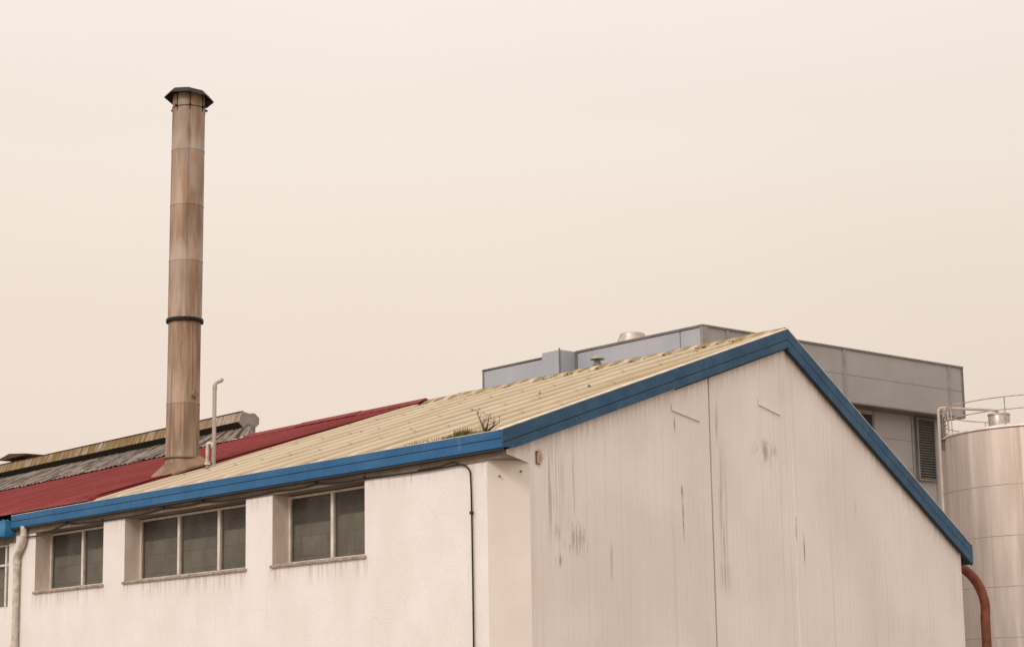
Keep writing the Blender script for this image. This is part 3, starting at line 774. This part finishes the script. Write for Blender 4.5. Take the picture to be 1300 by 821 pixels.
# cowl on the far slope of the ivory roof
cw = thing('roof_cowl', 'small grey mushroom cowl just behind the ivory ridge', 'vent', (10.35, 8.03, 9.0))
MB().lathe([(.09, -.25), (.09, .42), (.12, .45), (.12, .50), (.085, .53), (.085, .58)], (10.35, 8.03, 9.0), 20).build('shaft', M['trimd'], cw)
MB().lathe([(.175, .62), (.18, .64), (.13, .68), (.05, .72), (0, .73)], (10.35, 8.03, 9.0), 24).lathe([(.175, .62), (.05, .64), (0, .64)], (10.35, 8.03, 9.0), 24).build('cap', M['trim'], cw)
MB().tube([(10.35, 8.03, 9.5), (10.35, 8.03, 9.66)], .02, 6).build('stay', M['trimd'], cw)

# ------------------------------------------------------------------ cable and downpipe
cbp = [(17.3, 5.60), (16.9, 5.54), (16.37, 5.53), (15.9, 5.58), (15.4, 5.66), (15.03, 5.715), (14.6, 5.675), (14.0, 5.655), (13.37, 5.645), (12.6, 5.64), (12.0, 5.64), (11.4, 5.655), (10.71, 5.70), (10.2, 5.675), (9.7, 5.675), (9.13, 5.70), (8.5, 5.66), (7.6, 5.65), (7.0, 5.66), (6.45, 5.68), (5.8, 5.66), (5.4, 5.67), (5.05, 5.695), (4.5, 5.66), (4.0, 5.65), (3.5, 5.655), (2.6, 5.63), (2.0, 5.62), (1.45, 5.615), (1.0, 5.625), (.74, 5.63), (.60, 5.615), (.50, 5.575), (.43, 5.51), (.40, 5.44), (.385, 5.2), (.375, 4.6), (.37, 3.6), (.37, 2.0), (.37, .05)]
cb = thing('cable', 'black cable clipped along the eaves beam and dropping down the white wall', 'cable', (-.045, 8, 5.65))
MB().tube([(-.042, y, z) for y, z in cbp], .016, 7).build('wire', M['cable'], cb)
for y, z in ((15.03, 5.72), (10.71, 5.705), (9.13, 5.705), (5.05, 5.70), (3.5, 5.655), (.385, 4.75), (13.37, 5.65)):
    MB().box((-.065, y - .025, z - .022), (-.018, y + .025, z + .03)).build('clip', M['cable'], cb)
cb2 = tag(MB().tube([(-.03, .75, 5.66), (-.035, .9, 5.69), (-.03, 1.3, 5.655), (-.03, 1.9, 5.65)], .012, 6).build('cable_stub', M['rustdark']), 'short rusty cable end looped on the eaves beam above the bend', 'cable')

dp = thing('downpipe', 'pale swan necked downpipe under the left end of the blue trim', 'downpipe', (-.14, 17.3, 0))
pp = [(-.10, 17.02, 5.80), (-.10, 17.02, 5.56), (-.10, 17.05, 5.46), (-.10, 17.14, 5.34), (-.10, 17.30, 5.20), (-.10, 17.36, 5.10), (-.10, 17.36, 4.9)]
MB().tube(pp, .085, 16).build('swan_neck', M['pvcw'], dp)
MB().tube([(-.10, 17.36, 5.0), (-.10, 17.36, .05)], .078, 16).build('pipe', M['pvcw'], dp)
for z in (4.92, 2.9): MB().tube([(-.10, 17.36, z), (-.10, 17.36, z + .10)], .092, 16).build('joint', M['pvcw'], dp)
MB().tube([(-.10, 17.02, 5.55), (-.10, 17.02, 5.62)], .094, 16).build('joint', M['pvcw'], dp)

# ------------------------------------------------------------------ grey panel building behind
GB = thing('grey_panel_building', 'flat roofed grey metal panel building standing behind the gabled factory', 'building', (28, 20, 0))
X0, X1, Y0, Y1, Zt, Zb = 21.93, 35.37, 15.37, 26.02, 12.97, 11.16
MB().box((X0, Y0, Zb), (X1, 26.0, Zt)).build('upper_block', M['paneld'], GB)
# west cladding cassettes, colour lightened as the sunlit side
for a0, b0, dz in ((Y0 + .06, 16.30, 0), (16.35, 21.10, 0), (22.12, 25.97, .04)):
    MB().box((X0 - .03, a0, 7), (X0 - .001, b0, Zt - .07 + dz)).build('wall_panel', M['panel'], GB, bevel=.004)
# projecting block
MB().box((X0 - .75, 21.20, 7), (X0 - .032, 22.08, Zt + .0)).build('projecting_block', M['panel'], GB, bevel=.01)
MB().box((X0 - .765, 21.185, 7), (X0 - .735, 21.23, Zt + .05)).build('corner_trim', M['trimd'], GB)
tr = MB()
tr.box((X0 - .06, Y0 - .04, Zt - .06), (X0 + .1, 21.18, Zt + .015)); tr.box((X0 - .06, 22.14, Zt), (X0 + .1, 26.05, Zt + .055))
tr.box((X0 + .101, Y0 - .04, Zt - .05), (X1 + .04, Y0 + .1, Zt + .02)); tr.box((X0 + .05, 25.99, Zt), (X1 + .04, 26.06, Zt + .05))
tr.box((X0 - .05, 25.96, 7), (X0 + .02, 26.04, Zt)); tr.box((X0 - .07, 22.085, 7), (X0 - .001, 22.118, Zt - .01)); tr.box((X0 - .05, 21.11, 7), (X0 - .001, 21.19, Zt - .062))
tr.build('parapet_trim', M['trimd'], GB, bevel=.004)
MB().box((X0 - .06, Y0 - .05, Zb - .02), (X0 + .16, Y0 - .001, Zt - .06)).box((X0 - .06, Y0 - .001, 9), (X0 - .031, Y0 + .06, Zt - .06)).build('corner_trim', M['trim'], GB)
for x in (23.0, 28.72, 34.5): MB().box((x, Y0 - .035, Zb + .02), (x + .10, Y0 - .001, Zt - .052)).build('joint_trim', M['trim'], GB)
MB().box((X1 - .06, Y0 - .03, Zb), (X1 + .03, Y0 - .001, Zt - .052)).build('corner_trim', M['trimd'], GB)
for z in (12.07,): MB().box((X0 + .17, Y0 - .006, z), (X1 - .07, Y0 - .001, z + .012)).build('panel_seam', M['panelseam'], GB)
MB().box((X0 - .02, Y0 - .03, Zb - .05), (X1 + .02, 26, Zb - .003)).build('soffit', M['trimd'], GB)
# recessed lower storey
YL = 16.05
MB().box((22.6, YL, 0), (34.75, 26.01, Zb - .052)).build('lower_wall', M['paneld'], GB)
for x in (31.05, 33.15, 34.45): MB().box((x, YL - .03, 0), (x + .07, YL - .001, Zb - .055)).build('joint_trim', M['trim'], GB)
for z in (10.2, 9.2, 8.2): MB().box((31.13, YL - .007, z), (33.14, YL - .001, z + .014)).build('panel_seam', M['panelseam'], GB)
MB().box((30.0, YL - .04, 8.2), (30.95, YL - .002, 10.95)).build('window', M['black'], GB)
lv = MB().box((33.35, YL - .05, 8.88), (34.37, YL - .045, 11.02)).build('louvre', M['seamb'], GB)
sl = MB(); z = 8.92
while z < 10.98:
    sl.prism([(33.40, YL - .055, z + .045), (33.40, YL - .115, z + .01), (33.40, YL - .11, z), (33.40, YL - .052, z + .035)], (.92, 0, 0)); z += .092
sl.build('slats', M['louvre'], lv)
fr = MB()
fr.box((33.33, YL - .12, 8.84), (33.40, YL - .003, 11.06)); fr.box((34.32, YL - .12, 8.84), (34.39, YL - .003, 11.06)); fr.box((33.40, YL - .12, 8.84), (34.32, YL - .003, 8.90)); fr.box((33.40, YL - .12, 11.0), (34.32, YL - .003, 11.06))
fr.build('frame', M['louvre'], lv)
# extractor on its roof
ef = thing('roof_extractor', 'squat round steel extractor on top of the grey panel building', 'vent', (25.0, 21.6, 12.9))
MB().lathe([(.60, .0), (.60, .62), (.56, .70), (.45, .98), (.44, 1.02), (.42, 1.03), (0, 1.04)], (25.0, 21.6, 12.95), 40).build('drum', M['steel'], ef)
MB().lathe([(.61, .60), (.63, .62), (.61, .66), (.57, .70)], (25.0, 21.6, 12.95), 40).build('rim', M['steel'], ef)

# ------------------------------------------------------------------ steel tank
TX, TY, TR, TZ = 27.12, 6.55, 3.10, 8.89
T = thing('storage_tank', 'tall cylindrical stainless tank with railings and lid right of the gable', 'tank', (TX, TY, 0))
def c3(a, r, z): return (TX + r * math.cos(a), TY + r * math.sin(a), z)
for z0, z1 in ((0, 1.5), (1.5, 3.0), (3.0, 4.40), (4.40, 5.80), (5.80, 7.22), (7.22, TZ - .10)):
    MB().lathe([(TR, z0), (TR, z1)], (TX, TY, 0), 96).build('shell_ring', M['tank'], T)
MB().lathe([(TR - .02, TZ - .10), (TR + .02, TZ - .09), (TR + .02, TZ - .03), (TR - .03, TZ), (TR * .5, TZ + .28), (0, TZ + .42)], (TX, TY, 0), 96).build('roof', M['tank'], T)
fz = MB()
for z in (1.5, 3.0, 4.40, 5.80, 7.22): fz.lathe([(TR - .01, z - .012), (TR + .010, z - .006), (TR + .010, z + .006), (TR - .01, z + .012)], (TX, TY, 0), 96)
fz.build('weld_band', M['steel'], T)
def ring(r, z, a0=0, a1=2 * math.pi, n=72, rad=.017): return MB().tube([c3(a0 + (a1 - a0) * k / n, r, z) for k in range(n + 1)], rad, 7)
RT = TZ + .80
rl = ring(TR - .06, RT).build('handrail', M['rail'], T)
ring(TR - .06, TZ + .44).build('mid_rail', M['rail'], T)
for k in range(9):
    a = R(-129 + k * 360 / 9)
    MB().tube([c3(a, TR - .06, TZ - .02), c3(a, TR - .06, RT)], .018, 7).build('post', M['rail'], T)
# lid and fittings
lx, ly = TX - .92, TY + 1.05
MB().lathe([(.31, TZ + .20), (.31, TZ + .64), (.30, TZ + .66), (0, TZ + .67)], (lx, ly, 0), 40).lathe([(.325, TZ + .62), (.325, TZ + .67)], (lx, ly, 0), 40).build('lid', M['steel'], T)
ft = MB()
for dx, dy, h in ((.75, -.6, .34), (1.0, -.75, .42), (1.15, -.9, .36)): ft.tube([(lx + dx, ly + dy, TZ), (lx + dx, ly + dy, TZ + h)], .045, 8); 
ft.tube([(lx + .4, ly - .34, TZ + .36), (lx + .95, ly - .75, TZ + .36)], .05, 8)
ft.build('valve', M['trimd'], T)
# fill pipe rising up the left side and over to the lid
vd = Vector((-.77, .64, 0)); vd = Vector((-.80, .60, 0)).normalized()       # direction of the silhouette edge
b0 = Vector((TX, TY, 0)) + vd * (TR + .16)
ZP = RT + .02
MB().tube([b0, b0 + Vector((0, 0, ZP - .12)), b0 + Vector((.02, -.01, ZP - .04)), b0 + Vector((.08, -.03, ZP)), b0 + Vector((.2, -.08, ZP)), Vector((lx - .25, ly + .05, ZP - .04)), Vector((lx - .08, ly, ZP - .07)), Vector((lx, ly, ZP - .16)), Vector((lx, ly, TZ + .55))], .042, 12).build('fill_pipe', M['pvc'], T)
# ladder beside it with cage hoop
ld = MB(); side = vd.cross(Vector((0, 0, 1))).normalized()
b1 = Vector((TX, TY, 0)) + (vd * 1 - side * .09).normalized() * (TR + .05)
l0 = Vector((TX, TY, 0)) + vd * (TR + .02) + Vector((.05, -.12, 0))
for s_ in (-.0, .42): ld.tube([l0 + vd * s_ * .0 + side * s_ * 1. + Vector((0, 0, TZ - .25)), l0 + side * s_ + Vector((0, 0, RT))], .03, 8)
for k in range(5): ld.tube([l0 + Vector((0, 0, TZ - .2 + k * .26)), l0 + side * .42 + Vector((0, 0, TZ - .2 + k * .26))], .018, 6)
ld.build('ladder', M['rail'], T)
hp = MB(); hc = l0 + side * .21
for z in (RT - .02, TZ - .05):
    hp.tube([hc + (side * math.cos(a) * .21 + vd * abs(math.sin(a)) * .2) + Vector((0, 0, z - .05 * math.sin(a))) for a in [math.pi * k / 10 for k in range(11)]], .022, 7)
hp.tube([hc + vd * .2 + Vector((0, 0, RT - .07)), hc + vd * .2 + Vector((0, 0, TZ - .10))], .018, 7)
hp.build('ladder_hoop', M['rail'], T)
MB().tube([l0 + side * .2 + vd * .12 + Vector((0, 0, TZ - .4)), l0 + side * .2 + vd * .12 + Vector((0, 0, TZ + .55))], .07, 10).build('junction_box', M['trimd'], T)

# red pipe bend by the low right corner
rp = thing('red_oxide_duct', 'curved red oxide duct between the low gable corner and the steel tank', 'duct', (18.3, 3.8, 0))
cc_ = Vector((17.88, 3.9, 3.55)); ax = Vector((.755, -.655, 0))
arc = [cc_ + (ax * math.cos(t_) * 1.12 + Vector((0, 0, 1)) * math.sin(t_) * 1.2) for t_ in [R(100 - 110 * k / 16) for k in range(17)]]
arc.append(Vector((arc[-1].x, arc[-1].y, 0.05)))
MB().tube(arc, .12, 14).build('pipe', M['redox'], rp)
MB().lathe([(.2, 0), (.2, .06), (.14, .06)], (arc[-1].x, arc[-1].y, 2.4), 20).build('flange', M['redox'], rp)

# ------------------------------------------------------------------ light: warm overcast
SUN_EL, SUN_DIR = 36, Vector((-.97, -.22, 0)).normalized()     # sun stands to the left of the building
az = math.atan2(SUN_DIR.x, SUN_DIR.y)
W = bpy.data.worlds.new('World'); S.world = W; W.use_nodes = True
nt = W.node_tree; nt.nodes.clear()
out = nt.nodes.new('ShaderNodeOutputWorld'); bg = nt.nodes.new('ShaderNodeBackground'); bg.inputs[1].default_value = .1
nt.links.new(bg.outputs[0], out.inputs[0])
sky = nt.nodes.new('ShaderNodeTexSky'); sky.sky_type = 'NISHITA'; sky.sun_disc = False; sky.sun_elevation = R(SUN_EL); sky.sun_rotation = az; sky.dust_density = 6; sky.air_density = 1
tc = nt.nodes.new('ShaderNodeTexCoord'); sp = nt.nodes.new('ShaderNodeSeparateXYZ'); nt.links.new(tc.outputs['Generated'], sp.inputs[0])
cr = nt.nodes.new('ShaderNodeValToRGB'); nt.links.new(sp.outputs[2], cr.inputs[0])
E = cr.color_ramp.elements
K = 1 / 2.2
def k3(r, g, b): return (r * K, g * K, b * K, 1)
E[0].position = 0; E[0].color = k3(.80, .665, .55)
E[1].position = .10; E[1].color = k3(.85, .71, .60)
for p_, c_ in ((.21, (.89, .765, .655)), (.30, (.93, .825, .735)), (.36, (.97, .875, .80)), (.6, (1.15, 1.07, 1.0)), (1., (1.35, 1.26, 1.18))):
    x = E.new(p_); x.color = k3(*c_)
# soft mottling of the cloud sheet
nz = nt.nodes.new('ShaderNodeTexNoise'); mp = nt.nodes.new('ShaderNodeMapping'); mp.inputs['Scale'].default_value = (1, 1, 4)
nt.links.new(tc.outputs['Generated'], mp.inputs[0]); nt.links.new(mp.outputs[0], nz.inputs['Vector']); nz.inputs['Scale'].default_value = 1.6; nz.inputs['Detail'].default_value = 3
mr = nt.nodes.new('ShaderNodeMapRange'); nt.links.new(nz.outputs['Fac'], mr.inputs[0]); mr.inputs[1].default_value = .3; mr.inputs[2].default_value = .7; mr.inputs[3].default_value = .965; mr.inputs[4].default_value = 1.035
sc = nt.nodes.new('ShaderNodeVectorMath'); sc.operation = 'SCALE'; nt.links.new(cr.outputs[0], sc.inputs[0])
ml = nt.nodes.new('ShaderNodeMath'); ml.operation = 'MULTIPLY'; ml.inputs[1].default_value = 10 / K; nt.links.new(mr.outputs[0], ml.inputs[0]); nt.links.new(ml.outputs[0], sc.inputs['Scale'])
sd = Vector((SUN_DIR.x * math.cos(R(SUN_EL)), SUN_DIR.y * math.cos(R(SUN_EL)), math.sin(R(SUN_EL))))
dt = nt.nodes.new('ShaderNodeVectorMath'); dt.operation = 'DOT_PRODUCT'; nt.links.new(tc.outputs['Generated'], dt.inputs[0]); dt.inputs[1].default_value = sd
gl = nt.nodes.new('ShaderNodeMapRange'); gl.interpolation_type = 'SMOOTHSTEP'; nt.links.new(dt.outputs['Value'], gl.inputs[0])
for i_, v_ in enumerate((.15, 1., 1., 1.45)): gl.inputs[i_ + 1].default_value = v_
m2_ = nt.nodes.new('ShaderNodeMath'); m2_.operation = 'MULTIPLY'; nt.links.new(ml.outputs[0], m2_.inputs[0]); nt.links.new(gl.outputs[0], m2_.inputs[1]); nt.links.new(m2_.outputs[0], sc.inputs['Scale'])
mx = nt.nodes.new('ShaderNodeMix'); mx.data_type = 'RGBA'; mx.inputs[0].default_value = .96
nt.links.new(sky.outputs[0], mx.inputs[6]); nt.links.new(sc.outputs[0], mx.inputs[7]); nt.links.new(mx.outputs[2], bg.inputs[0])
L = bpy.data.lights.new('sun', 'SUN'); L.energy = 1.3; L.angle = R(16); L.color = (1, .95, .89)
lo = bpy.data.objects.new('sun', L); COL.objects.link(lo)
d = Vector((SUN_DIR.x * math.cos(R(SUN_EL)), SUN_DIR.y * math.cos(R(SUN_EL)), math.sin(R(SUN_EL))))
lo.rotation_euler = d.to_track_quat('Z', 'Y').to_euler(); lo.location = (0, -10, 30)

S.view_settings.view_transform = 'Standard'; S.view_settings.look = 'None'; S.view_settings.exposure = 0; S.view_settings.gamma = 1; S.view_settings.use_curve_mapping = False
